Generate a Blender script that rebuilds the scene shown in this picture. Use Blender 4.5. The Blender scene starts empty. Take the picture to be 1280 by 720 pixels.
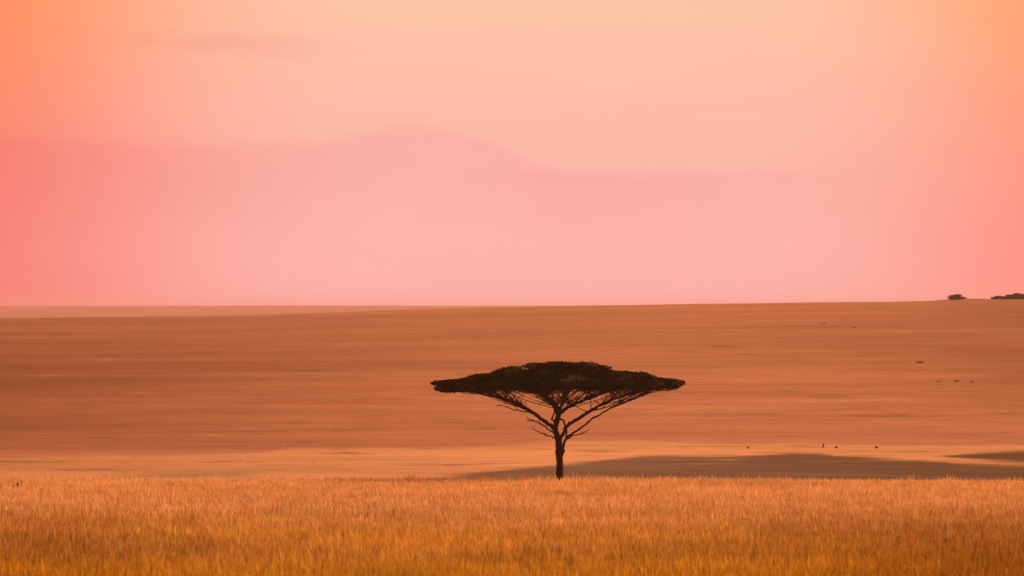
import bpy, math, random
import numpy as np
from mathutils import Vector

random.seed(7)
rng = np.random.default_rng(11)
scene = bpy.context.scene
COL = scene.collection
F = 7111.0            # pixels (of a 1280 px wide frame) per unit of slope, 200 mm lens
HZ = 382.0            # row of the true horizon
ZC = 16.0             # camera height above the datum
CAM_UP = ZC

def px(x, y, d, dy=0.0):
    """point seen at pixel (x, y) when it stands d metres away"""
    return Vector(((x - 640) / F * d, d + dy, ZC + (HZ - y) / F * d))

# ------------------------------------------------------------------ helpers
def link(o, parent=None):
    COL.objects.link(o)
    if parent is not None:
        o.parent = parent
    return o

def mesh_obj(name, verts, faces, mat, parent=None, smooth=True):
    me = bpy.data.meshes.new(name)
    me.from_pydata([tuple(v) for v in verts], [], faces)
    me.materials.append(mat)
    if smooth:
        me.polygons.foreach_set('use_smooth', [True] * len(me.polygons))
    me.update()
    return link(bpy.data.objects.new(name, me), parent)

def np_mesh(name, V, Fc, mat, parent=None, smooth=False):
    """V (n,3) float, Fc (m,k) int with constant k"""
    me = bpy.data.meshes.new(name)
    V = np.asarray(V, dtype=np.float32); Fc = np.asarray(Fc, dtype=np.int32)
    k = Fc.shape[1]
    me.vertices.add(len(V)); me.vertices.foreach_set('co', V.ravel())
    me.loops.add(Fc.size); me.loops.foreach_set('vertex_index', Fc.ravel())
    me.polygons.add(len(Fc))
    me.polygons.foreach_set('loop_start', np.arange(0, Fc.size, k, dtype=np.int32))
    me.polygons.foreach_set('loop_total', np.full(len(Fc), k, dtype=np.int32))
    me.materials.append(mat)
    me.update(calc_edges=True)
    me.validate()
    if smooth:
        me.polygons.foreach_set('use_smooth', [True] * len(me.polygons))
    return link(bpy.data.objects.new(name, me), parent) if name != '_proto' else me

def thing(name, loc, label, cat, group=None):
    o = bpy.data.objects.new(name, None)
    o.empty_display_size = 0.3
    o.location = loc
    link(o)
    o['label'] = label; o['category'] = cat
    if group: o['group'] = group
    return o

def nt(mat_or_world):
    mat_or_world.use_nodes = True
    t = mat_or_world.node_tree
    t.nodes.clear()
    return t

class N:
    def __init__(s, tree): s.t = tree
    def n(s, kind, **kw):
        nd = s.t.nodes.new(kind)
        for k, v in kw.items(): setattr(nd, k, v)
        return nd
    def l(s, a, b): s.t.links.new(a, b)
    def put(s, sock, v):
        if hasattr(v, 'links'): s.l(v, sock)
        else: sock.default_value = v
    def math(s, op, a, b=0.0, c=0.0, clamp=False):
        m = s.n('ShaderNodeMath', operation=op); m.use_clamp = clamp
        for i, v in enumerate((a, b, c)): s.put(m.inputs[i], v)
        return m.outputs[0]
    def mix(s, fac, a, b, mode='MIX'):
        m = s.n('ShaderNodeMix', data_type='RGBA', blend_type=mode)
        s.put(m.inputs[0], fac); s.put(m.inputs[6], a); s.put(m.inputs[7], b)
        return m.outputs[2]
    def smooth(s, v, lo, hi):
        m = s.n('ShaderNodeMapRange', interpolation_type='SMOOTHSTEP')
        s.put(m.inputs[0], v); m.inputs[1].default_value = lo; m.inputs[2].default_value = hi
        return m.outputs[0]
    def noise(s, vec, scale, detail=4, rough=0.55):
        m = s.n('ShaderNodeTexNoise'); s.put(m.inputs['Vector'], vec)
        m.inputs['Scale'].default_value = scale; m.inputs['Detail'].default_value = detail
        m.inputs['Roughness'].default_value = rough
        return m.outputs[0]

def srgb(r, g, b):
    f = lambda c: (c / 255) / 12.92 if c / 255 <= .04045 else ((c / 255 + .055) / 1.055) ** 2.4
    return (f(r), f(g), f(b), 1.0)

# ------------------------------------------------------------------ smooth noise in numpy
_k = []
for o in range(5):
    for j in range(7):
        a = rng.uniform(0, 2 * np.pi); _k.append((o, np.cos(a), np.sin(a), rng.uniform(0, 6.28)))
def wavy(x, y, wl, octaves=3, seed=0.0):
    z = 0; tot = 0
    for (o, c, s, p) in _k:
        if o >= octaves: continue
        f = 2 * np.pi / wl * 2 ** o; a = .55 ** o
        z = z + a * np.sin((x * c + y * s) * f * (1 + .13 * p) + p * 3 + seed * (1 + p)); tot += a
    return z / tot * 2.0

def sstep(a, b, v):
    t = np.clip((v - a) / (b - a), 0, 1); return t * t * (3 - 2 * t)

# ------------------------------------------------------------------ terrain
RIDGE_D = 1800.0
ridge_x = np.array([-400, 0, 160, 240, 320, 420, 500, 600, 700, 850, 1000, 1130, 1180, 1206, 1232, 1245, 1290, 1700])
ridge_y = np.array([401, 398, 396.5, 396, 393.5, 390.5, 387.5, 385, 382.5, 380.5, 378.5, 377, 375.6, 373.4, 373.4, 374.0, 373.6, 371])
def terrain(x, d):
    x = np.asarray(x, float); d = np.asarray(d, float)
    pxl = 640 + x / np.maximum(d, 60) * F
    near = -3.68 - .0212 * d
    near = near + wavy(x, d, 60, 2) * .10 * sstep(20, 80, d) * (1 - .75 * sstep(270, 310, d))
    near = near - .35 * sstep(60, 420, x) - .00 * x
    near = near - .10 * sstep(8, 30, x)
    z = near
    drop = -10.51 - .0212 * 0 - (d - 322) * .045
    z = np.where(d > 322, np.minimum(near, drop - .1 * sstep(8, 30, x)), z)
    floor = -13.8 + wavy(x, d, 90, 2, 2.) * .10
    t = sstep(380, 420, d); z = z * (1 - t) + floor * t
    rx = 640 + x / RIDGE_D * F
    zr = (HZ - np.interp(rx, ridge_x, ridge_y)) / F * RIDGE_D
    u = np.clip((d - 565) / (RIDGE_D - 565), 0, 1)
    u = u - .035 * np.sin(np.pi * u)
    und = wavy(x, d, 260, 4, 5.) * .16 * sstep(600, 800, d)
    hill = floor + (zr + 13.8) * u + und * (1 - .8 * sstep(1550, 1790, d))
    z = np.where(d > 565, hill, z)
    far = -10 + 10 * np.clip((d - 2600) / 6400, 0, 1) ** .9 + wavy(x, d, 900, 2, 9.) * .25
    t = sstep(RIDGE_D + 20, 2500, d)
    z = np.where(d > RIDGE_D, z * (1 - t) + far * t, z)
    return z + ZC

def axis(parts):
    out = []
    for a, b, s in parts: out += list(np.arange(a, b, s))
    return out
xs_pos = axis([(0, 70, 1.0), (70, 170, 2.5), (170, 400, 10), (400, 1600, 60)]) + [1600]
xs = np.array([-v for v in xs_pos[:0:-1]] + xs_pos)
ys = np.array(axis([(-300, 0, 20), (0, 80, 4), (80, 330, 1.2), (330, 600, .8), (600, 900, 2.5), (900, 1770, 6), (1770, 1860, 3),
                    (1860, 2600, 20), (2600, 9000, 80)]) + [9000])
X, Y = np.meshgrid(xs, ys)
Z = terrain(X, Y)

# ground tones of the savanna, the far plain's with haze painted in
GOLD = np.array([.47, .255, .088]); BAND = np.array([.66, .365, .18]); HILL = np.array([.48, .232, .132])
DARK = np.array([.155, .125, .072]); FAR_HAZED = np.array([.50, .262, .222]); RUST = np.array([.33, .165, .075])
pxl = 640 + X / np.maximum(Y, 60) * F
row = HZ - (Z - ZC) / np.maximum(Y, 1) * F
wob = wavy(X, Y * .25, 7, 3, 3.)
def lerp(a, b, t): return a[None, None, :] * (1 - t[..., None]) + b[None, None, :] * t[..., None] if a.ndim == 1 else a * (1 - t[..., None]) + b[None, None, :] * t[..., None]
C = lerp(GOLD, BAND, sstep(300, 380, Y))
# border between the pale valley floor and the darker slope, in metres away from the camera
bd = np.interp(pxl, [-200, 0, 90, 200, 330, 360, 500, 620, 700, 800, 900, 1000, 1100, 1280, 1500],
               [505, 512, 519, 520, 532, 549, 552, 560, 573, 575, 565, 567, 560, 560, 560])
t = sstep(-5, 7, Y - bd + wob * 2.2)
C = lerp(C, HILL, t)
# darker grey to olive ground colour in the valley right of the tree
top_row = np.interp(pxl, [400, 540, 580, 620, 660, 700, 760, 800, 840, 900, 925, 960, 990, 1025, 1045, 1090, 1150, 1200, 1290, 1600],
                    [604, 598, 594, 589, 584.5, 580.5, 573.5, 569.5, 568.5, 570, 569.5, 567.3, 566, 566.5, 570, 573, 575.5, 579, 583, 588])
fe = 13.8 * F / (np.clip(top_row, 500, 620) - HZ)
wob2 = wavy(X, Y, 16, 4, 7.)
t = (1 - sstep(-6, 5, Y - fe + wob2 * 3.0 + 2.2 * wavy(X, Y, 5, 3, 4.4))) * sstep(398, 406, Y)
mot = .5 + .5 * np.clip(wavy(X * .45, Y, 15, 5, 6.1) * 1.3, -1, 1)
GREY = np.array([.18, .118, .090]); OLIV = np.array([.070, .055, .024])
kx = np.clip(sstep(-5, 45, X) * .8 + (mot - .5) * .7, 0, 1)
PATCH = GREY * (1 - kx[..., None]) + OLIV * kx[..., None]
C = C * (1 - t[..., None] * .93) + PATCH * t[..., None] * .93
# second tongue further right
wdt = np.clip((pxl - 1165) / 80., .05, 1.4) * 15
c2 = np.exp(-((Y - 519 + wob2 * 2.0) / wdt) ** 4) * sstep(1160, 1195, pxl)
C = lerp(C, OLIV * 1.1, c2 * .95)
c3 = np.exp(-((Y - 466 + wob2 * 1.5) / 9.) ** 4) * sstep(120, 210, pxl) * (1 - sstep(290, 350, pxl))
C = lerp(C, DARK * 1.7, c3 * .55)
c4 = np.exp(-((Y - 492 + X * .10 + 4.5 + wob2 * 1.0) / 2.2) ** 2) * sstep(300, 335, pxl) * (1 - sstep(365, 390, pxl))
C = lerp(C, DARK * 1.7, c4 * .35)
# drier or greener stripes that run across the long slope
s1 = wavy(X * .5, Y, 55, 5, 1.5); s2 = wavy(X * .3, Y, 190, 4, 4.5)
up = sstep(590, 640, Y) * (1 - sstep(2300, 2600, Y))
C = C * (1 + up[..., None] * (.09 * s1 + .08 * s2)[..., None])
rust = np.clip(.5 + .5 * wavy(X, Y * .5, 420, 3, 6.5), 0, 1) * up * .45
C = lerp(C, RUST, rust)
t = sstep(2100, 2600, Y); C = lerp(C, FAR_HAZED, t)
# vignette painted into the ground colour: darker towards both sides of the view
def blob(cx, cy, rx, ry, seed):
    q = ((X - cx) / rx) ** 2 + ((Y - cy) / ry) ** 2 + .35 * wavy(X * .4, Y, ry, 3, seed)
    return np.exp(-np.clip(q, 0, 50))
VIGNETTE = np.array([.21, .075, .032])
for (cx, cy, rx, ry, k) in [(-230, 1450, 155, 560, .90), (-105, 850, 75, 340, .90), (-72, 600, 40, 75, .60), (235, 1500, 130, 420, .75), (120, 840, 52, 260, .78),
                            (-62, 470, 25, 40, .25), (60, 520, 20, 40, .20)]:
    C = lerp(C, VIGNETTE, blob(cx, cy, rx, ry, cx * .1) * k)
C = np.clip(C, .01, .8)

V = np.stack([X.ravel(), Y.ravel(), Z.ravel()], 1)
ny, nx = X.shape
idx = np.arange(ny * nx).reshape(ny, nx)
FC = np.stack([idx[:-1, :-1].ravel(), idx[:-1, 1:].ravel(), idx[1:, 1:].ravel(), idx[1:, :-1].ravel()], 1)

def ground_material():
    m = bpy.data.materials.new('savanna_ground'); g = N(nt(m))
    geo = g.n('ShaderNodeNewGeometry'); pos = geo.outputs['Position']
    att = g.n('ShaderNodeAttribute', attribute_name='ground_tint')
    mp = g.n('ShaderNodeMapping'); g.l(pos, mp.inputs[0]); mp.inputs['Scale'].default_value = (.5, 1, 1)
    n1 = g.noise(mp.outputs[0], .035, 7, .62)
    n2 = g.noise(pos, .45, 5, .6)
    n3 = g.noise(pos, .009, 4, .5)
    n4 = g.noise(pos, .085, 5, .65)
    n5 = g.noise(mp.outputs[0], .22, 4, .6)
    # sparse dark tussocks
    vor = g.n('ShaderNodeTexVoronoi'); g.l(pos, vor.inputs['Vector']); vor.inputs['Scale'].default_value = .05
    tus = g.smooth(vor.outputs['Distance'], .10, .03)
    f1 = g.math('MULTIPLY_ADD', n1, .80, .60)
    f2 = g.math('MULTIPLY_ADD', n2, .40, .80)
    f3 = g.math('MULTIPLY_ADD', n3, .60, .70)
    f = g.math('MULTIPLY', g.math('MULTIPLY', f1, f2), f3)
    f = g.math('MULTIPLY', f, g.math('MULTIPLY_ADD', n5, .5, .75))
    c = g.mix(1.0, att.outputs['Color'], f, 'MULTIPLY')
    thin = g.smooth(n4, .57, .66)
    c = g.mix(g.math('MULTIPLY', thin, .58), c, (.20, .11, .05, 1))
    pale = g.smooth(n4, .40, .30)
    c = g.mix(g.math('MULTIPLY', pale, .30), c, (.62, .37, .20, 1))
    c = g.mix(g.math('MULTIPLY', tus, .35), c, (.12, .075, .035, 1))
    b = g.n('ShaderNodeBump'); b.inputs['Strength'].default_value = .5; b.inputs['Distance'].default_value = .25
    g.l(n2, b.inputs['Height'])
    p = g.n('ShaderNodeBsdfPrincipled'); g.l(c, p.inputs['Base Color']); p.inputs['Roughness'].default_value = .95
    p.inputs['Specular IOR Level'].default_value = .05
    g.l(b.outputs[0], p.inputs['Normal'])
    o = g.n('ShaderNodeOutputMaterial'); g.l(p.outputs[0], o.inputs[0])
    return m

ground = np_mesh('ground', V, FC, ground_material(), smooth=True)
at = ground.data.color_attributes.new('ground_tint', 'FLOAT_COLOR', 'POINT')
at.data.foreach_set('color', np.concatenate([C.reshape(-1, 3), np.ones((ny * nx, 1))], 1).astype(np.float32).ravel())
ground['kind'] = 'structure'

# ------------------------------------------------------------------ grass
def grass_material(name, root, mid, head, vary=.35):
    m = bpy.data.materials.new(name); g = N(nt(m))
    att = g.n('ShaderNodeAttribute', attribute_name='tone')
    sep = g.n('ShaderNodeSeparateColor'); g.l(att.outputs['Color'], sep.inputs[0])
    oi = g.n('ShaderNodeObjectInfo')
    h = sep.outputs[0]; isb = sep.outputs[1]; rnd = sep.outputs[2]
    c = g.mix(g.smooth(h, .45, .98), root, mid)
    c = g.mix(isb, c, head)
    c = g.mix(g.math('MULTIPLY', g.smooth(rnd, .70, .95), .6), c, (.88, .60, .28, 1))
    dk = g.smooth(rnd, .16, .04)
    c = g.mix(g.math('MULTIPLY', dk, .6), c, (.16, .085, .035, 1))
    f = g.math('MULTIPLY_ADD', oi.outputs['Random'], vary, 1 - vary / 2)
    # wide patches of greener and drier growth
    geo = g.n('ShaderNodeNewGeometry')
    n = g.noise(geo.outputs['Position'], .13, 3, .55)
    n2 = g.noise(geo.outputs['Position'], .045, 3, .55)
    sp_ = g.n('ShaderNodeSeparateXYZ'); g.l(geo.outputs['Position'], sp_.inputs[0])
    dist = g.math('MULTIPLY_ADD', n2, 90, g.math('SUBTRACT', sp_.outputs[1], 45))
    near = g.smooth(dist, 235, 105)          # rises towards the camera, where the grass turns darker and yellower
    if name == 'dry_grass':
        c = g.mix(near, c, g.mix(1.0, c, (.76, .70, .13, 1), 'MULTIPLY'))
        far_ = g.smooth(dist, 225, 300)
        c = g.mix(g.math('MULTIPLY', far_, .42), c, (.88, .57, .25, 1))
        ax = g.math('ADD', g.math('ABSOLUTE', g.math('ADD', sp_.outputs[0], 1.5)), g.math('MULTIPLY_ADD', n2, 10, -5))
        side = g.smooth(ax, 4, 15)
        c = g.mix(g.math('MULTIPLY', side, g.math('MULTIPLY', near, .9)), c, g.mix(1.0, c, (.58, .46, .36, 1), 'MULTIPLY'))  # edge vignette painted into the near grass, left and right
    f = g.math('MULTIPLY', f, g.math('MULTIPLY_ADD', n, 1.0, .5))
    c = g.mix(1.0, c, f, 'MULTIPLY')
    d = g.n('ShaderNodeBsdfDiffuse'); g.l(c, d.inputs[0])
    tr = g.n('ShaderNodeBsdfTranslucent'); g.l(c, tr.inputs[0])
    mx = g.n('ShaderNodeMixShader'); mx.inputs[0].default_value = .35
    g.l(d.outputs[0], mx.inputs[1]); g.l(tr.outputs[0], mx.inputs[2])
    o = g.n('ShaderNodeOutputMaterial'); g.l(mx.outputs[0], o.inputs[0])
    return m
GRASS = grass_material('dry_grass', (.34, .18, .03, 1), (.76, .46, .15, 1), (.86, .57, .30, 1), .5)

def tuft_mesh(seed, n=26, hmin=.34, hmax=.70, spread=.26):
    r = random.Random(seed)
    V = []; Fs = []; T = []
    for b in range(n):
        a = r.uniform(0, 6.283); rr = spread * math.sqrt(r.random())
        x, y = rr * math.cos(a), rr * math.sin(a)
        h = r.uniform(hmin, hmax) * (1.12 if r.random() < .12 else 1)
        la = r.uniform(0, 6.283); lean = r.uniform(.02, .12) * (2.0 if r.random() < .15 else 1)
        fa = r.uniform(0, 6.283); w = r.uniform(.0045, .0085)
        head = r.random() < .5; rn = r.random()
        segs = [0, .4, .72, 1.0]
        wd = [w, w * .9, w * .6, w * .12]
        if head:
            segs = [0, .4, .66, .74, .88, 1.0]; hw = r.uniform(.008, .014); wd = [w * .7, w * .6, w * .45, hw, hw * .85, .002]
        base = len(V)
        for s, q in zip(segs, wd):
            cx = x + math.cos(la) * lean * s * s; cy = y + math.sin(la) * lean * s * s
            V.append((cx - math.cos(fa) * q, cy - math.sin(fa) * q, h * s)); V.append((cx + math.cos(fa) * q, cy + math.sin(fa) * q, h * s))
            hd = 1.0 if (head and s >= .72) else 0.0
            T += [(s, hd, rn, 1)] * 2
        for k in range(len(segs) - 1):
            i = base + 2 * k; Fs.append((i, i + 1, i + 3, i + 2))
    me = np_mesh('_proto', V, Fs, GRASS)
    me.name = 'grass_tuft'
    at = me.color_attributes.new('tone', 'FLOAT_COLOR', 'POINT')
    at.data.foreach_set('color', np.array(T, dtype=np.float32).ravel())
    return me

protos = bpy.data.collections.new('tuft_shapes')          # never linked to the scene: only the shapes that the grass uses
for i in range(7):
    o = bpy.data.objects.new('tuft_shape', tuft_mesh(100 + i)); protos.objects.link(o)

def grass_points():
    P = []
    for (d0, d1, dens) in [(70, 110, 7), (110, 200, 8), (200, 290, 7.5), (290, 329, 9), (329, 350, 5)]:
        w = .105 * d1 + 4
        n = int((d1 - d0) * 2 * w * dens)
        d = rng.uniform(d0, d1, n); x = rng.uniform(-w, w, n)
        P.append(np.stack([x, d], 1))
    P = np.concatenate(P)
    clump = wavy(P[:, 0], P[:, 1], 5, 3, 8.)
    keep = rng.uniform(0, 1, len(P)) < np.clip(.80 + .22 * clump, .3, 1)
    P = P[keep]; clump = clump[keep]
    big = wavy(P[:, 0], P[:, 1], 28, 2, 12.)
    sc = np.clip(rng.normal(1.0, .13, len(P)) + .06 * clump + .05 * big, .55, 1.4)
    # here and there a taller stand
    tall = rng.uniform(0, 1, len(P)) < np.where(P[:, 1] > 285, .05, .025)
    sc[tall] *= rng.uniform(1.1, 1.32, tall.sum())
    z = terrain(P[:, 0], P[:, 1]) - .01
    return np.concatenate([P, z[:, None]], 1), sc
GP, GS = grass_points()
# thin tussocks that carry on down the back of the rise, over the valley floor and up the slope
n = 15000
d = np.concatenate([rng.uniform(350, 400, 3500), rng.uniform(400, 600, 4500), 600 * (1250 / 600) ** rng.uniform(0, 1, n - 8000)])
x = rng.uniform(-1, 1, n) * (.105 * d + 4)
kp = (wavy(x, d, 40, 4, 2.2) > rng.normal(0.25, .35, n)) & ~((d > 352) & (d < 575) & (x > -14)) & ~((d > 600) & (np.abs(x) > .035 * d))
d = d[kp]; x = x[kp]
GP = np.concatenate([GP, np.stack([x, d, terrain(x, d) - .01], 1)]); GS = np.concatenate([GS, rng.uniform(.15, .42, len(d)) * np.where(d > 600, 1.25, 1)])
gm = bpy.data.meshes.new('grass'); gm.vertices.add(len(GP)); gm.vertices.foreach_set('co', GP.astype(np.float32).ravel())
gm.materials.append(GRASS)
a1 = gm.attributes.new('size', 'FLOAT', 'POINT'); a1.data.foreach_set('value', GS.astype(np.float32))
a2 = gm.attributes.new('spin', 'FLOAT_VECTOR', 'POINT')
sp = np.stack([rng.normal(0, .07, len(GP)), rng.normal(0, .07, len(GP)), rng.uniform(0, 6.283, len(GP))], 1)
a2.data.foreach_set('vector', sp.astype(np.float32).ravel())
a3 = gm.attributes.new('pick', 'INT', 'POINT'); a3.data.foreach_set('value', rng.integers(0, 7, len(GP)).astype(np.int32))
gm.update()
grass = link(bpy.data.objects.new('grass', gm)); grass['kind'] = 'stuff'
grass['label'] = 'tall dry golden grass covering the foreground rise'; grass['category'] = 'grass'
tree_ = bpy.data.node_groups.new('GrassScatter', 'GeometryNodeTree')
tree_.interface.new_socket('Geometry', in_out='INPUT', socket_type='NodeSocketGeometry')
tree_.interface.new_socket('Geometry', in_out='OUTPUT', socket_type='NodeSocketGeometry')
g = N(tree_)
gi = g.n('NodeGroupInput'); go = g.n('NodeGroupOutput')
ci = g.n('GeometryNodeCollectionInfo'); ci.inputs[0].default_value = protos
ci.inputs['Separate Children'].default_value = True; ci.inputs['Reset Children'].default_value = True
iop = g.n('GeometryNodeInstanceOnPoints'); iop.inputs['Pick Instance'].default_value = True
def na(name, typ):
    a = g.n('GeometryNodeInputNamedAttribute', data_type=typ); a.inputs[0].default_value = name
    return a.outputs[0]
g.l(gi.outputs[0], iop.inputs['Points']); g.l(ci.outputs[0], iop.inputs['Instance'])
g.l(na('pick', 'INT'), iop.inputs['Instance Index'])
er = g.n('FunctionNodeEulerToRotation'); g.l(na('spin', 'FLOAT_VECTOR'), er.inputs[0]); g.l(er.outputs[0], iop.inputs['Rotation'])
g.l(na('size', 'FLOAT'), iop.inputs['Scale']); g.l(iop.outputs[0], go.inputs[0])
grass.modifiers.new('scatter', 'NODES').node_group = tree_

# ------------------------------------------------------------------ bark and leaves
def bark_material():
    m = bpy.data.materials.new('acacia_bark'); g = N(nt(m))
    tc = g.n('ShaderNodeTexCoord')
    mp = g.n('ShaderNodeMapping'); g.l(tc.outputs['Object'], mp.inputs[0]); mp.inputs['Scale'].default_value = (1, 1, .22)
    n = g.noise(mp.outputs[0], 14, 6, .65)
    c = g.mix(n, (.014, .007, .004, 1), (.055, .025, .013, 1))
    b = g.n('ShaderNodeBump'); b.inputs['Strength'].default_value = .8; b.inputs['Distance'].default_value = .04; g.l(n, b.inputs['Height'])
    p = g.n('ShaderNodeBsdfPrincipled'); g.l(c, p.inputs['Base Color']); p.inputs['Roughness'].default_value = .95
    p.inputs['Specular IOR Level'].default_value = .1
    g.l(b.outputs[0], p.inputs['Normal'])
    o = g.n('ShaderNodeOutputMaterial'); g.l(p.outputs[0], o.inputs[0])
    return m
def leaf_material(name, a, b_, hint):
    m = bpy.data.materials.new(name); g = N(nt(m))
    geo = g.n('ShaderNodeNewGeometry')
    n = g.noise(geo.outputs['Position'], .8, 3, .6)
    c = g.mix(g.smooth(n, .35, .68), a, b_)
    c = g.mix(g.math('MULTIPLY', g.smooth(g.noise(geo.outputs['Position'], .55, 3), .50, .68), .7), c, hint)
    f = g.math('MULTIPLY_ADD', geo.outputs['Random Per Island'], .8, .6)
    c = g.mix(1.0, c, f, 'MULTIPLY')
    d = g.n('ShaderNodeBsdfDiffuse'); g.l(c, d.inputs[0])
    tr = g.n('ShaderNodeBsdfTranslucent'); g.l(c, tr.inputs[0])
    mx = g.n('ShaderNodeMixShader'); mx.inputs[0].default_value = .12
    g.l(d.outputs[0], mx.inputs[1]); g.l(tr.outputs[0], mx.inputs[2])
    o = g.n('ShaderNodeOutputMaterial'); g.l(mx.outputs[0], o.inputs[0])
    return m
BARK = bark_material()
LEAF = leaf_material('acacia_leaf', (.012, .011, .004, 1), (.030, .025, .007, 1), (.17, .105, .02, 1))  # last colour paints sunlit olive patches into the crown
SHRUB = leaf_material('shrub_leaf', (.030, .032, .016, 1), (.055, .050, .022, 1), (.07, .05, .025, 1))

def tube(pts, radii, V, Fs, sides=7, knob=0.0, r=random):
    pts = [Vector(p) for p in pts]
    ref = Vector((0, 1, 0)); base = len(V)
    n = len(pts)
    for i, p in enumerate(pts):
        t = (pts[min(i + 1, n - 1)] - pts[max(i - 1, 0)]).normalized()
        a = t.cross(ref)
        if a.length < .05: a = t.cross(Vector((1, 0, 0)))
        a.normalize(); b = t.cross(a)
        for k in range(sides):
            an = 2 * math.pi * k / sides
            q = radii[i] * (1 + knob * r.uniform(-1, 1))
            V.append(p + a * math.cos(an) * q + b * math.sin(an) * q)
    for i in range(n - 1):
        for k in range(sides):
            k2 = (k + 1) % sides
            Fs.append((base + i * sides + k, base + i * sides + k2, base + (i + 1) * sides + k2, base + (i + 1) * sides + k))
    V.append(pts[-1] + (pts[-1] - pts[-2]).normalized() * radii[-1]); tip = len(V) - 1
    for k in range(sides):
        Fs.append((base + (n - 1) * sides + k, base + (n - 1) * sides + (k + 1) % sides, tip))

def catmull(pts, sub=4):
    P = [Vector(p) for p in pts]; out = []
    for i in range(len(P) - 1):
        p0 = P[max(i - 1, 0)]; p1 = P[i]; p2 = P[i + 1]; p3 = P[min(i + 2, len(P) - 1)]
        for k in range(sub):
            t = k / sub
            out.append(.5 * ((2 * p1) + (-p0 + p2) * t + (2 * p0 - 5 * p1 + 4 * p2 - p3) * t * t + (-p0 + 3 * p1 - 3 * p2 + p3) * t ** 3))
    out.append(P[-1]); return out

# ------------------------------------------------------------------ the umbrella acacia
TD = 321.0
S = TD / F
tx = (699 - 640) / F * TD
tz = float(terrain(tx, TD))
def tp(x, y, dep=0.0):
    """local tree coordinates of photo pixel (x, y), dep metres behind the trunk"""
    return Vector(((x - 699) * S, dep, ZC + (HZ - y) * S - tz))

# crown profile, rows above and below, as a function of the pixel distance from the trunk
Lr = np.array([0, 20, 40, 60, 80, 100, 120, 135, 148, 157]); Lt = np.array([450.5, 451, 453, 456.5, 461.5, 467, 472, 473.3, 474.5, 480]); Lb = np.array([484, 484, 485, 487.5, 491.5, 493, 493.5, 493.5, 492.5, 489])
Rr = np.array([0, 20, 40, 55, 65, 80, 100, 115, 130, 145, 156]); Rt = np.array([450.5, 452, 451.5, 454.5, 460, 462.5, 463.5, 468.5, 472, 472.5, 476]); Rb = np.array([484, 484, 484.5, 486, 488, 490.5, 489.5, 489.5, 489, 489, 485])
def crown_rows(x, y):
    r = np.hypot(x, y) / S
    w = .5 + .5 * x / np.maximum(np.hypot(x, y), 1e-6)
    ang = np.arctan2(y, x)
    # only the sides to left and right are known; front and back get their own bays and lobes
    rr = r * (1 + (.10 * np.sin(3 * ang + 1.0) + .06 * np.sin(5 * ang)) * np.abs(np.sin(ang)) + .06 * np.abs(np.sin(ang)))
    top = np.interp(rr, Rr, Rt) * w + np.interp(rr, Lr, Lt) * (1 - w)
    bot = np.interp(rr, Rr, Rb) * w + np.interp(rr, Lr, Lb) * (1 - w)
    return rr, top, bot
def zrow(row_): return ZC + (HZ - row_) * S - tz

acacia = thing('acacia_tree', (tx, TD, tz), 'lone flat-topped umbrella acacia with dark crown standing at the edge of golden grass', 'tree')

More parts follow.
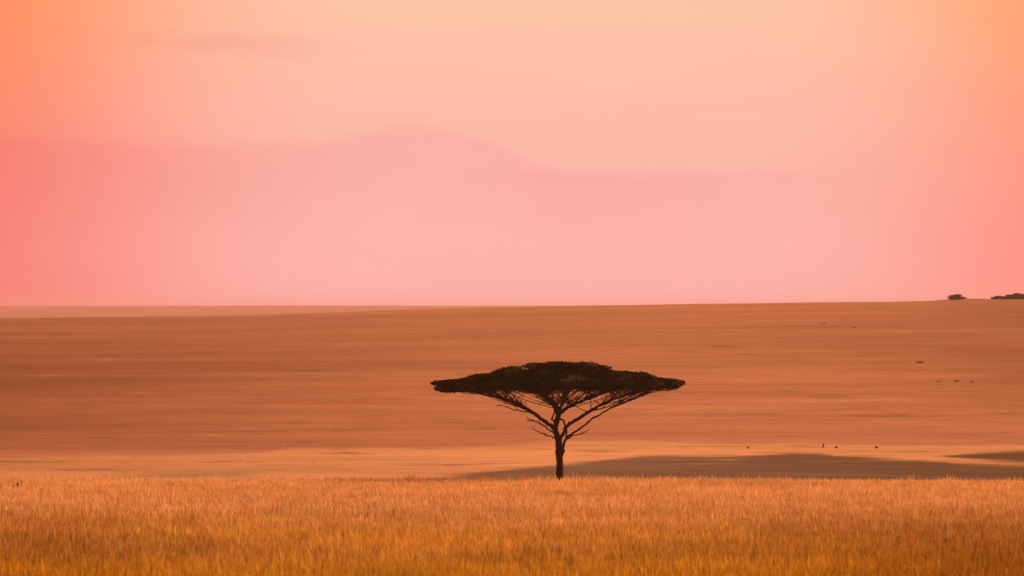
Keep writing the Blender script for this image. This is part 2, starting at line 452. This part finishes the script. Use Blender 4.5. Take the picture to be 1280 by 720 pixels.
# --- skeleton: (points px, py, depth) and radii in px; each list starts on an earlier one
limbs = [
 ('trunk', [(701, 612, 0), (700.5, 600, 0), (699.5, 588, 0), (699, 574, 0), (698.6, 562, 0), (698.2, 551, 0), (695.5, 543, 0), (694.2, 535, 0), (696, 527, .05), (698, 520, .1), (699.2, 513, .1)],
           [6.6, 5.2, 4.5, 4.1, 4.0, 4.0, 3.7, 3.3, 3.2, 3.2, 3.0]),
 ('branch', [(694.5, 538, 0), (688, 531.5, -.2), (678, 525, -.4), (668, 516.8, -.6), (653, 508.5, -.8), (640, 502, -.9), (622, 496, -1.0), (602, 491.5, -1.0), (582, 488.5, -.9), (562, 486, -.7)],
           [2.6, 2.5, 2.3, 2.2, 2.0, 1.8, 1.4, 1.1, .8, .4]),
 ('branch', [(699.2, 514, .1), (696, 506.5, .2), (690, 500, .4), (682, 494.5, .6), (670, 488, 1.0), (655, 481, 1.6)], [2.4, 2.0, 1.8, 1.5, 1.1, .6]),
 ('branch', [(699.4, 516, .1), (704, 512.5, -.1), (709, 509, -.4), (722, 503, -1.0), (736, 497.5, -1.7), (750, 491.5, -2.4), (766, 484, -3.0)], [2.6, 2.3, 2.0, 1.8, 1.4, 1.1, .6]),
 ('branch', [(700.5, 549, 0), (704.5, 541, .1), (708, 534, .2), (712, 529.5, .3), (720, 525.5, .5), (735, 516, .8), (748, 508.2, 1.0), (763, 501.5, 1.2), (778, 496, 1.3), (800, 490, 1.2), (822, 485, 1.0), (842, 481, .6)],
           [2.3, 2.1, 2.1, 2.1, 2.0, 1.9, 1.7, 1.5, 1.3, 1.0, .7, .4]),
 ('branch', [(701.5, 575, -.05), (703.5, 563, -.15), (704.5, 555, -.2), (709, 547.5, -.4), (720, 538, -.7), (730, 531.5, -1.0), (738, 523.5, -1.2), (753, 515, -1.5), (765, 508, -1.8), (778, 502.5, -2.0), (792, 497, -2.2), (806, 491, -2.4)],
           [2.2, 2.0, 1.8, 1.5, 1.2, 1.1, 1.05, .95, .9, .8, .6, .4]),
 ('branch', [(697.8, 523, .1), (703.5, 525.5, .1), (706.8, 531, .15), (707.5, 538, .0), (707.8, 547, -.3)], [1.3, 1.2, 1.1, 1.1, 1.2]),
 ('branch', [(699, 515, .1), (701.5, 507, .5), (704, 498, 1.0), (709, 488, 1.8), (716, 478, 2.8)], [2.2, 1.9, 1.6, 1.2, .7]),
 ('branch', [(698, 520, .05), (694, 511, -.5), (689, 503, -1.1), (684, 494, -1.9), (676, 484, -2.9)], [1.9, 1.7, 1.5, 1.1, .6]),
 ('branch', [(709, 548, -.4), (718, 544, -.6), (727, 541.8, -.8), (734, 537, -1.0)], [.9, .7, .6, .3]),
 ('branch', [(696, 549, 0), (690, 546, -.1), (681.7, 543.3, -.3), (674, 540.5, -.4), (668, 537.5, -.5)], [1.1, .8, .7, .6, .3]),
 ('branch', [(695, 543.5, 0), (690, 539.5, .1), (681.7, 534, .3), (673, 528, .5), (666, 525.6, .7), (659, 525, .9)], [1.2, 1.0, .9, .8, .5, .25]),
 ('branch', [(668, 518, -.6), (662, 515.5, -.8), (655, 513.5, -1.0), (643, 511.5, -1.3), (634, 508, -1.5), (624, 505.5, -1.7)], [.9, .8, .75, .7, .5, .25]),
 ('branch', [(696, 531, 0), (690, 524, .7), (694, 514, 1.8), (688, 503, 3.0), (680, 492, 4.2)], [1.3, 1.1, 1.0, .8, .5]),
]
r_ = random.Random(5)
nodes = []          # (pos, limb index, can_grow)
LB = []             # per limb: list of (pts, radii)
for li, (nm, pts, rad) in enumerate(limbs):
    P = catmull([tp(*p) for p in pts], 4)
    R = []
    for i in range(len(rad) - 1):
        for k in range(4): R.append(rad[i] + (rad[i + 1] - rad[i]) * k / 4)
    R.append(rad[-1])
    R = [q * S for q in R]
    j = .02 if nm == 'trunk' else .045
    P = [p + Vector((r_.uniform(-j, j), r_.uniform(-j, j), r_.uniform(-j, j) * .8)) for p in P]
    LB.append([(P, R)])
    if li in (9, 10, 11, 12, 6): continue
    for p, q in zip(P, R):
        if p.z > 3.2: nodes.append((p, li, q))

# attractors in the lower half of the crown, joined outward from the trunk to the nearest wood
att_ = []
while len(att_) < 520:
    a = r_.uniform(0, 6.283); rr = math.sqrt(r_.random()) * 153 * S
    x, y = rr * math.cos(a), rr * math.sin(a)
    q, top, bot = crown_rows(np.array(x), np.array(y))
    if q > 151: continue
    rowp = float(bot) + (float(top) - float(bot)) * r_.uniform(.02, .45)
    att_.append(Vector((x, y, zrow(rowp))))
att_.sort(key=lambda p: math.hypot(p.x, p.y))
for p in att_:
    best = None; bc = 1e9
    for (q, li, rq) in nodes:
        dv = p - q; L = dv.length
        if L < .25: continue
        rad_ = math.hypot(p.x, p.y) - math.hypot(q.x, q.y)
        cost = L + (1.2 if rad_ < 0 else 0) + max(0, -dv.z) * 3 + (1.5 if rq < .006 else 0) + max(0, .12 - dv.z / max(L, .1)) * 1.5
        if cost < bc: bc = cost; best = (q, li, rq)
    q, li, rq = best
    L = (p - q).length
    mid = q.lerp(p, .5) + Vector((r_.uniform(-.07, .07) * L, r_.uniform(-.07, .07) * L, -.06 * L + r_.uniform(-.04, .04) * L))
    P = catmull([q, q.lerp(mid, .55) + Vector((0, 0, r_.uniform(-.03, .03) * L)), mid, p], 3)
    r0 = min(rq * .8, .016 + .018 * L); r1 = .010
    n_ = len(P); R = [r0 + (r1 - r0) * (i / (n_ - 1)) for i in range(n_)]
    LB[li].append((P, R))
    for i in range(2, n_): nodes.append((P[i], li, R[i]))
    for k in range(3 if L > .6 else 1):          # thorny side twigs
        i = r_.randrange(3, n_)
        e = P[i] + Vector((r_.uniform(-.4, .4), r_.uniform(-.4, .4), r_.uniform(.05, .45)))
        LB[li].append(([P[i], P[i].lerp(e, .5) + Vector((r_.uniform(-.04, .04),) * 3), e], [.009, .007, .004]))
# the tangle of thin upright branchlets between the limbs and the underside of the crown
for li in (1, 2, 3, 4, 5, 7, 8, 13):
    P, R = LB[li][0]
    for i in range(len(P) // 4, len(P)):
        if P[i].z < zrow(512 if li == 5 else 517): continue
        if li == 5 and i % 2: continue
        for k in range(2 if i % 3 else 3):
            a = r_.gauss(0, .9) + math.atan2(P[i].y, P[i].x)
            top_z = zrow(486) + r_.uniform(-.05, .3)
            hh_ = top_z - P[i].z
            if hh_ < .12: continue
            hh_ *= r_.uniform(.75, 1.0); out = hh_ * r_.uniform(1.0, 3.0)
            e = P[i] + Vector((math.cos(a) * out, math.sin(a) * out, hh_))
            m1 = P[i].lerp(e, .5) + Vector((r_.uniform(-.08, .08), r_.uniform(-.08, .08), -.10 * hh_))
            LB[li].append((catmull([P[i], m1, e], 3), [.024, .022, .020, .018, .015, .012, .010]))
            for q in range(2):
                b0 = P[i].lerp(m1, .5) if q == 0 else m1.lerp(e, r_.random() * .7)
                e2 = b0 + Vector((r_.uniform(-.45, .45), r_.uniform(-.35, .35), r_.uniform(.08, .4)))
                LB[li].append(([b0, b0.lerp(e2, .5) + Vector((0, 0, -.03)), e2], [.015, .013, .010]))
# bare twigs on the low dead branches
for li in (9, 10, 11, 12, 5):
    P, R = LB[li][0]
    for k in range(7):
        i = r_.randrange(len(P) // 3, len(P))
        dx = 1 if P[-1].x > 0 else -1
        e = P[i] + Vector((dx * r_.uniform(.1, .5), r_.uniform(-.3, .3), r_.uniform(-.05, .3)))
        LB[li].append(([P[i], P[i].lerp(e, .5) + Vector((0, 0, .03)), e], [.014, .011, .005]))
for li, (nm, pts, rad) in enumerate(limbs):
    V_ = []; F_ = []
    for k, (P, R) in enumerate(LB[li]):
        tube(P, R, V_, F_, sides=12 if nm == 'trunk' and k == 0 else (8 if k == 0 else 4), knob=.13 if k == 0 else .08, r=r_)
    if nm == 'trunk':                            # root flare
        for a in (.3, 1.5, 2.7, 3.9, 5.2):
            d = Vector((math.cos(a), math.sin(a), 0))
            tube([Vector((0, 0, .55)) + d * .12, Vector((0, 0, .22)) + d * .3, Vector((0, 0, 0)) + d * .48, Vector((0, 0, -.12)) + d * .7], [.10, .11, .09, .03], V_, F_, 7, .1, r_)
    mesh_obj(nm, V_, F_, BARK, acacia)

def leaf_cloud(centres, radii, hs, counts, size, rs):
    """many small leaf-sized faces in flattened clumps"""
    Vs = []; 
    for c, r0, h0, n in zip(centres, radii, hs, counts):
        u = rs.normal(0, 1, (n, 3)); u /= np.linalg.norm(u, axis=1)[:, None] + 1e-9
        rad = rs.uniform(.15, 1, n) ** .45
        P = u * rad[:, None] * np.array([r0, r0, h0]) 
        P[:, 2] += np.where(u[:, 2] < 0, .35 * h0, 0) * rad
        Vs.append(P + np.array(c))
    P = np.concatenate(Vs); n = len(P)
    s = rs.uniform(.5, 1.2, n) * size
    t = rs.normal(0, 1, (n, 3)); t[:, 2] *= .6; t /= np.linalg.norm(t, axis=1)[:, None]
    b = np.cross(t, rs.normal(0, 1, (n, 3))); b /= np.linalg.norm(b, axis=1)[:, None] + 1e-9
    q = np.stack([P - t * s[:, None], P + b * s[:, None] * .38, P + t * s[:, None], P - b * s[:, None] * .38], 1)
    return q.reshape(-1, 3), np.arange(4 * n).reshape(n, 4)

rs = np.random.default_rng(3)
cen = []; rd = []; hh = []; cnt = []
def add_pad(x, y, fr, r0, h0, n):
    q, top, bot = crown_rows(np.array(x), np.array(y))
    if q > 151: return
    th = (float(bot) - float(top)) * S
    h0 = min(h0, th * .5)
    zt = zrow(float(top)) - h0; zb = zrow(float(bot)) + h0 * .8
    cen.append((x, y, zb + (zt - zb) * fr if zt > zb else (zt + zb) / 2)); rd.append(r0); hh.append(h0); cnt.append(n)
m = 0
while m < 330:                                # the top pads
    a = rs.uniform(0, 6.283); rr = math.sqrt(rs.uniform(0, 1)) * 150 * S
    add_pad(rr * math.cos(a), rr * math.sin(a), rs.uniform(.90, 1.0), rs.uniform(.4, .75), rs.uniform(.14, .24), 210); m += 1
m = 0
while m < 380:                                # inner and lower pads
    a = rs.uniform(0, 6.283); rr = math.sqrt(rs.uniform(0, 1)) * 148 * S
    add_pad(rr * math.cos(a), rr * math.sin(a), rs.uniform(.0, .8) ** .8, rs.uniform(.4, .75), rs.uniform(.18, .32), 130); m += 1
for k in range(120):                          # the rim
    a = rs.uniform(0, 6.283); rr = rs.uniform(132, 151) * S
    add_pad(rr * math.cos(a), rr * math.sin(a), rs.uniform(.2, .9), rs.uniform(.25, .5), rs.uniform(.15, .28), 120)
for sx in (-1, 1):
    for k in range(46):
        add_pad(sx * rs.uniform(118, 146) * S, rs.uniform(-1.6, 1.6), rs.uniform(.1, .9), rs.uniform(.28, .42), .30, 170)
q, f = leaf_cloud(cen, rd, hh, cnt, .085, rs)
np_mesh('crown', q, f, LEAF, acacia)

# ------------------------------------------------------------------ small trees and shrubs far away
TUSSOCK = leaf_material('tussock_leaf', (.20, .105, .06, 1), (.25, .13, .07, 1), (.28, .14, .07, 1))
def shrub(name, x, row_, d, w, h, label, cat, group, seed, trunk=True, dens=1.0, mat=SHRUB, on_ground=True):
    """w, h in metres; (x, row_) only gives the bearing; it stands on the ground"""
    X_ = (x - 640) / F * d
    z = float(terrain(X_, d))
    o = thing(name, (X_, d, z), label, cat, group)
    rs = np.random.default_rng(seed); rr = random.Random(seed)
    V_ = []; F_ = []
    ns = 4 if trunk else 5
    for k in range(ns):
        a = rr.uniform(0, 6.28); q = rr.uniform(.15, .35) * w
        e = Vector((math.cos(a) * q, math.sin(a) * q, h * rr.uniform(.55, .85)))
        tube([Vector((0, 0, -.05 * h)), Vector((e.x * .3, e.y * .3, h * .3)), e], [.035 * h, .028 * h, .01 * h], V_, F_, 6, .1, rr)
    mesh_obj('trunk' if trunk else 'stem', V_, F_, BARK, o)
    n = int((70 if trunk else 34) * dens); cen = []; rd = []; hh = []; cnt = []
    for k in range(n):
        if trunk:
            a = rr.uniform(0, 6.283); q = math.sqrt(rr.random()) * .42 * w; oz = 1
        else:                                 # a ragged shrub: a few uneven lumps
            if k % 5 == 0: lump = (rr.uniform(-.32, .32), rr.uniform(-.3, .3), rr.uniform(.35, 1.25))
            lx = lump[0] * w + rr.gauss(0, .07) * w; ly = lump[1] * w + rr.gauss(0, .07) * w
            a = math.atan2(ly, lx); q = min(math.hypot(lx, ly), .48 * w); oz = lump[2]
        u = q / (.5 * w); zt = h * oz * (1 - .75 * min(u, 1) ** 2)
        zc = zt * rr.uniform(.0 if trunk else .08, .9)
        cen.append((math.cos(a) * q, math.sin(a) * q, zc)); rd.append(w * rr.uniform(.10, .17)); hh.append(h * rr.uniform(.10, .17)); cnt.append(90)
    q, f = leaf_cloud(cen, rd, hh, cnt, max(.035 * w, .02), rs)
    np_mesh('crown' if trunk else 'foliage', q, f, mat, o)
    return o
FARLEAF = leaf_material('far_leaf', (.05, .032, .022, 1), (.08, .045, .03, 1), (.09, .05, .03, 1))
RG = 'far trees on the right of the skyline'
shrub('round_tree', 1195, 373, 1800, 6.0, 1.8, 'small round dark tree alone on the skyline, leftmost of the far trees', 'tree', RG, 21, mat=FARLEAF)
shrub('round_tree', 1250, 371, 1800, 5.8, 1.2, 'low dark tree on the skyline between the lone round tree and the frame edge', 'tree', RG, 22, mat=FARLEAF)
shrub('round_tree', 1274, 370, 1801, 9.8, 1.9, 'widest dark tree on the skyline, cut by the right edge of the photo', 'tree', RG, 23, mat=FARLEAF)
SG = 'small shrubs scattered over the plain'
for i, (x, d, w, h, lab) in enumerate([
    (936, 548, .45, .22, 'tiny dark shrub on the pale strip above the dark patch, nearest to the acacia'),
    (1044, 548, .45, .22, 'tiny low dark shrub just right of the upright one on the pale strip'),
    (1095, 548, .50, .24, 'tiny dark shrub on the pale strip, farthest right of its row'),
    (1030, 1395, 2.4, .55, 'faint low shrub high on the right slope, left one of a close pair'),
    (1067, 1340, 1.8, .5, 'faint low shrub high on the right slope, right one of a close pair'),
    (1150, 960, 1.9, .55, 'brown shrub on the right slope below the lone skyline tree'),
    (1174, 830, 1.3, .4, 'left one of three faint shrubs in a row low on the far right slope'),
    (1196, 832, 1.2, .35, 'middle one of three faint shrubs in a row low on the far right slope'),
    (1216, 828, 1.2, .35, 'right one of three faint shrubs in a row low on the far right slope'),
]):
    if i > 2: h *= .55; w *= .8
    shrub('low_shrub', x, 0, d, w, h, lab, 'shrub', SG, 40 + i, trunk=False, dens=.35 + .3 * (i % 3), mat=SHRUB if i < 3 else TUSSOCK)
shrub('upright_shrub', 1029, 0, 550, .28, .48, 'tiny dark upright shrub standing tallest on the pale strip', 'shrub', None, 77, trunk=False, dens=.5)

# dark seeding weeds that stand out of the golden grass
WEED = grass_material('weed', (.10, .05, .02, 1), (.13, .06, .03, 1), (.14, .065, .035, 1), .2)
def weed(x, row_, h, label, seed):
    t = (row_ - HZ) / F                      # foot distance where this bearing meets the grass
    d = (3.68 - h) / (t - .0212)
    X_ = (x - 640) / F * d
    o = thing('dry_weed', (X_, d, float(terrain(X_, d))), label, 'weed', 'dark dry weeds among the golden grass')
    rr = random.Random(seed); V_ = []; F_ = []; V2 = []; F2 = []
    for k in range(5):
        a = rr.uniform(0, 6.28); q = rr.uniform(.03, .16); hh_ = h * rr.uniform(.75, 1.05)
        e = Vector((math.cos(a) * q, math.sin(a) * q, hh_))
        tube([Vector((0, 0, -.03)), Vector((e.x * .4, e.y * .4, hh_ * .5)), e], [.010, .008, .005], V_, F_, 5, 0, rr)
        tube([e - Vector((0, 0, hh_ * .26)), e - Vector((0, 0, hh_ * .16)), e - Vector((0, 0, .04)), e + Vector((0, 0, .02))], [.012, .03, .026, .008], V2, F2, 6, .3, rr)
    mesh_obj('stem', V_, F_, WEED, o); mesh_obj('seed_head', V2, F2, WEED, o)
weed(20, 604, .86, 'dark red-brown weed at the top of the golden grass by the left edge', 1)
weed(28, 601, .80, 'reddish weed just right of the dark one by the left edge', 2)
weed(158, 627, .74, 'dark weed standing in the golden grass left of centre', 3)

# ------------------------------------------------------------------ haze
def box(name, x0, x1, y0, y1, z0, z1, mat):
    v = [(x, y, z) for x in (x0, x1) for y in (y0, y1) for z in (z0, z1)]
    f = [(0, 1, 3, 2), (4, 6, 7, 5), (0, 4, 5, 1), (2, 3, 7, 6), (0, 2, 6, 4), (1, 5, 7, 3)]
    return mesh_obj(name, v, f, mat, smooth=False)
hm = bpy.data.materials.new('haze'); g = N(nt(hm))
pv = g.n('ShaderNodeVolumePrincipled'); pv.inputs['Color'].default_value = (.95, .78, .76, 1)
pv.inputs['Density'].default_value = .00007; pv.inputs['Anisotropy'].default_value = .2
o = g.n('ShaderNodeOutputMaterial'); g.l(pv.outputs[0], o.inputs['Volume'])
zmin = float(Z.min())
hz = box('haze', -1700, 1700, -400, 9100, zmin - 1, 24, hm); hz['kind'] = 'stuff'

# ------------------------------------------------------------------ sky
SUN_EL = math.radians(32); SUN_AZ = math.radians(75)      # azimuth clockwise from +Y (the view direction)
w = bpy.data.worlds.new('World'); scene.world = w; g = N(nt(w))
tc = g.n('ShaderNodeTexCoord'); sx = g.n('ShaderNodeSeparateXYZ'); g.l(tc.outputs['Generated'], sx.inputs[0])
dx, dy, dz = sx.outputs
az = g.math('MULTIPLY', g.math('ARCTAN2', dx, dy), 57.29578)                  # degrees right of north
hor = g.math('SQRT', g.math('ADD', g.math('MULTIPLY', dx, dx), g.math('MULTIPLY', dy, dy)))
el = g.math('MULTIPLY', g.math('ARCTAN2', dz, hor), 57.29578)                 # degrees above the horizon
def ramp(fac, stops, interp='B_SPLINE'):
    r = g.n('ShaderNodeValToRGB'); r.color_ramp.interpolation = interp
    e = r.color_ramp.elements
    while len(e) > 1: e.remove(e[-1])
    e[0].position = stops[0][0]; e[0].color = stops[0][1]
    for p, c in stops[1:]:
        q = e.new(p); q.color = c
    g.l(fac, r.inputs[0]); return r.outputs[0]
ef = g.math('DIVIDE', el, 4.0)                     # 0 .. 4 degrees above the horizon
azf = g.math('MULTIPLY_ADD', az, 1 / 16.0, .5)      # -8 .. 8 degrees
mid = ramp(ef, [(0, srgb(255, 180, 176)), (.25, srgb(254, 182, 172)), (.5, srgb(254, 188, 170)), (.77, srgb(254, 199, 168)), (1, srgb(254, 204, 164))])
lef = ramp(ef, [(0, srgb(250, 128, 122)), (.3, srgb(248, 132, 118)), (.55, srgb(255, 140, 108)), (.77, srgb(255, 142, 92)), (1, srgb(255, 142, 84))])
rig = ramp(ef, [(0, srgb(254, 140, 128)), (.3, srgb(254, 148, 126)), (.55, srgb(255, 156, 118)), (.77, srgb(255, 160, 104)), (1, srgb(255, 160, 96))])
tl = g.smooth(az, -.8, -5.6); tr_ = g.smooth(az, 1.8, 6.0)
c = g.mix(g.math('POWER', tl, 1.6), mid, lef)
c = g.mix(g.math('POWER', tr_, 1.5), c, rig)
# a low mauve cloud bank whose top climbs to a hump left of the middle and falls away to the right
fc = g.n('ShaderNodeFloatCurve'); cv = fc.mapping.curves[0]
bank = [(-8, 1.62), (-5.15, 1.70), (-3.3, 1.68), (-2.1, 1.66), (-1.6, 1.74), (-1.0, 1.83), (-.6, 1.80), (-.1, 1.64), (.4, 1.42), (1.0, 1.36), (2.2, 1.33), (3.2, 1.30), (5, 1.15), (8, 1.1)]
pts = [((a + 8) / 16, b / 2.5) for a, b in bank]
cv.points[0].location = pts[0]; cv.points[1].location = pts[-1]
for p in pts[1:-1]: cv.points.new(*p)
fc.mapping.update(); g.l(azf, fc.inputs['Value'])
topc = g.math('MULTIPLY', fc.outputs[0], 2.5)
cmb = g.n('ShaderNodeCombineXYZ'); g.put(cmb.inputs[0], az); g.put(cmb.inputs[1], g.math('MULTIPLY', el, 3.5))
cn = g.noise(cmb.outputs[0], 1.3, 5, .6)
under = g.math('SUBTRACT', g.math('ADD', topc, g.math('MULTIPLY_ADD', cn, .22, -.11)), el)
edge = g.smooth(under, -.05, .13)
fade = g.math('MULTIPLY', edge, g.smooth(under, 1.25, .05))
fade = g.math('MULTIPLY', fade, g.smooth(az, 3.6, 1.0))
c = g.mix(g.math('MULTIPLY', fade, .52), c, g.mix(1.0, c, (.955, .80, .88, 1), 'MULTIPLY'))
d2 = g.math('ADD', g.math('POWER', g.math('DIVIDE', g.math('SUBTRACT', az, 1.4), 1.9), 2.0), g.math('POWER', g.math('DIVIDE', g.math('SUBTRACT', g.math('ADD', el, g.math('MULTIPLY_ADD', cn, .16, -.08)), 1.29), .07), 2.0))
c = g.mix(g.math('MULTIPLY', g.smooth(d2, 1.8, 0), .22), c, g.mix(1.0, c, (.95, .80, .88, 1), 'MULTIPLY'))
# thin streak of cloud high on the left
sd = g.math('ADD', g.math('POWER', g.math('DIVIDE', g.math('ADD', az, 2.85), .85), 2.0), g.math('POWER', g.math('DIVIDE', g.math('SUBTRACT', g.math('ADD', g.math('ADD', el, g.math('MULTIPLY', az, .03)), g.math('MULTIPLY_ADD', cn, .45, -.22)), 2.56), .085), 2.0))
streak = g.math('MULTIPLY', g.smooth(sd, 2.0, .0), .42)
c = g.mix(streak, c, g.mix(1.0, c, (.92, .78, .84, 1), 'MULTIPLY'))
wide = g.noise(cmb.outputs[0], .35, 3, .5)
c = g.mix(1.0, c, g.math('MULTIPLY_ADD', wide, .10, .95), 'MULTIPLY')
glow = g.n('ShaderNodeBackground'); g.l(c, glow.inputs[0]); glow.inputs[1].default_value = 1.0
sky = g.n('ShaderNodeTexSky', sky_type='NISHITA'); sky.sun_disc = False
sky.sun_elevation = SUN_EL; sky.sun_rotation = SUN_AZ; sky.dust_density = 4
warm = g.mix(1.0, sky.outputs[0], (1.0, .52, .36, 1), 'MULTIPLY')
up_ = g.n('ShaderNodeBackground'); g.l(warm, up_.inputs[0]); up_.inputs[1].default_value = .12
mx = g.n('ShaderNodeMixShader'); g.l(g.smooth(el, 8, 45), mx.inputs[0])
g.l(glow.outputs[0], mx.inputs[1]); g.l(up_.outputs[0], mx.inputs[2])
o = g.n('ShaderNodeOutputWorld'); g.l(mx.outputs[0], o.inputs[0])

sl = bpy.data.lights.new('sun', 'SUN'); sl.energy = 3.8; sl.angle = math.radians(12); sl.color = (1, .60, .34)
so = link(bpy.data.objects.new('sun', sl))
dv = Vector((math.sin(SUN_AZ) * math.cos(SUN_EL), math.cos(SUN_AZ) * math.cos(SUN_EL), math.sin(SUN_EL)))
so.rotation_euler = dv.to_track_quat('Z', 'Y').to_euler(); so.location = (0, 0, 60)

# ------------------------------------------------------------------ camera
cam = bpy.data.cameras.new('camera'); cam.lens = 200; cam.sensor_width = 36
cam.clip_start = .5; cam.clip_end = 30000
cam.dof.use_dof = True; cam.dof.focus_distance = TD; cam.dof.aperture_fstop = 3.2
co = link(bpy.data.objects.new('camera', cam)); co.location = (0, 0, ZC)
co.rotation_euler = (math.radians(90) + math.atan(22 / F), 0, 0)
scene.camera = co
scene.render.resolution_x = 1024; scene.render.resolution_y = 576
vs = scene.view_settings; vs.view_transform = 'Standard'; vs.look = 'None'; vs.exposure = 0; vs.gamma = 1
scene.cycles.volume_bounces = 1
scene.cycles.max_bounces = 6
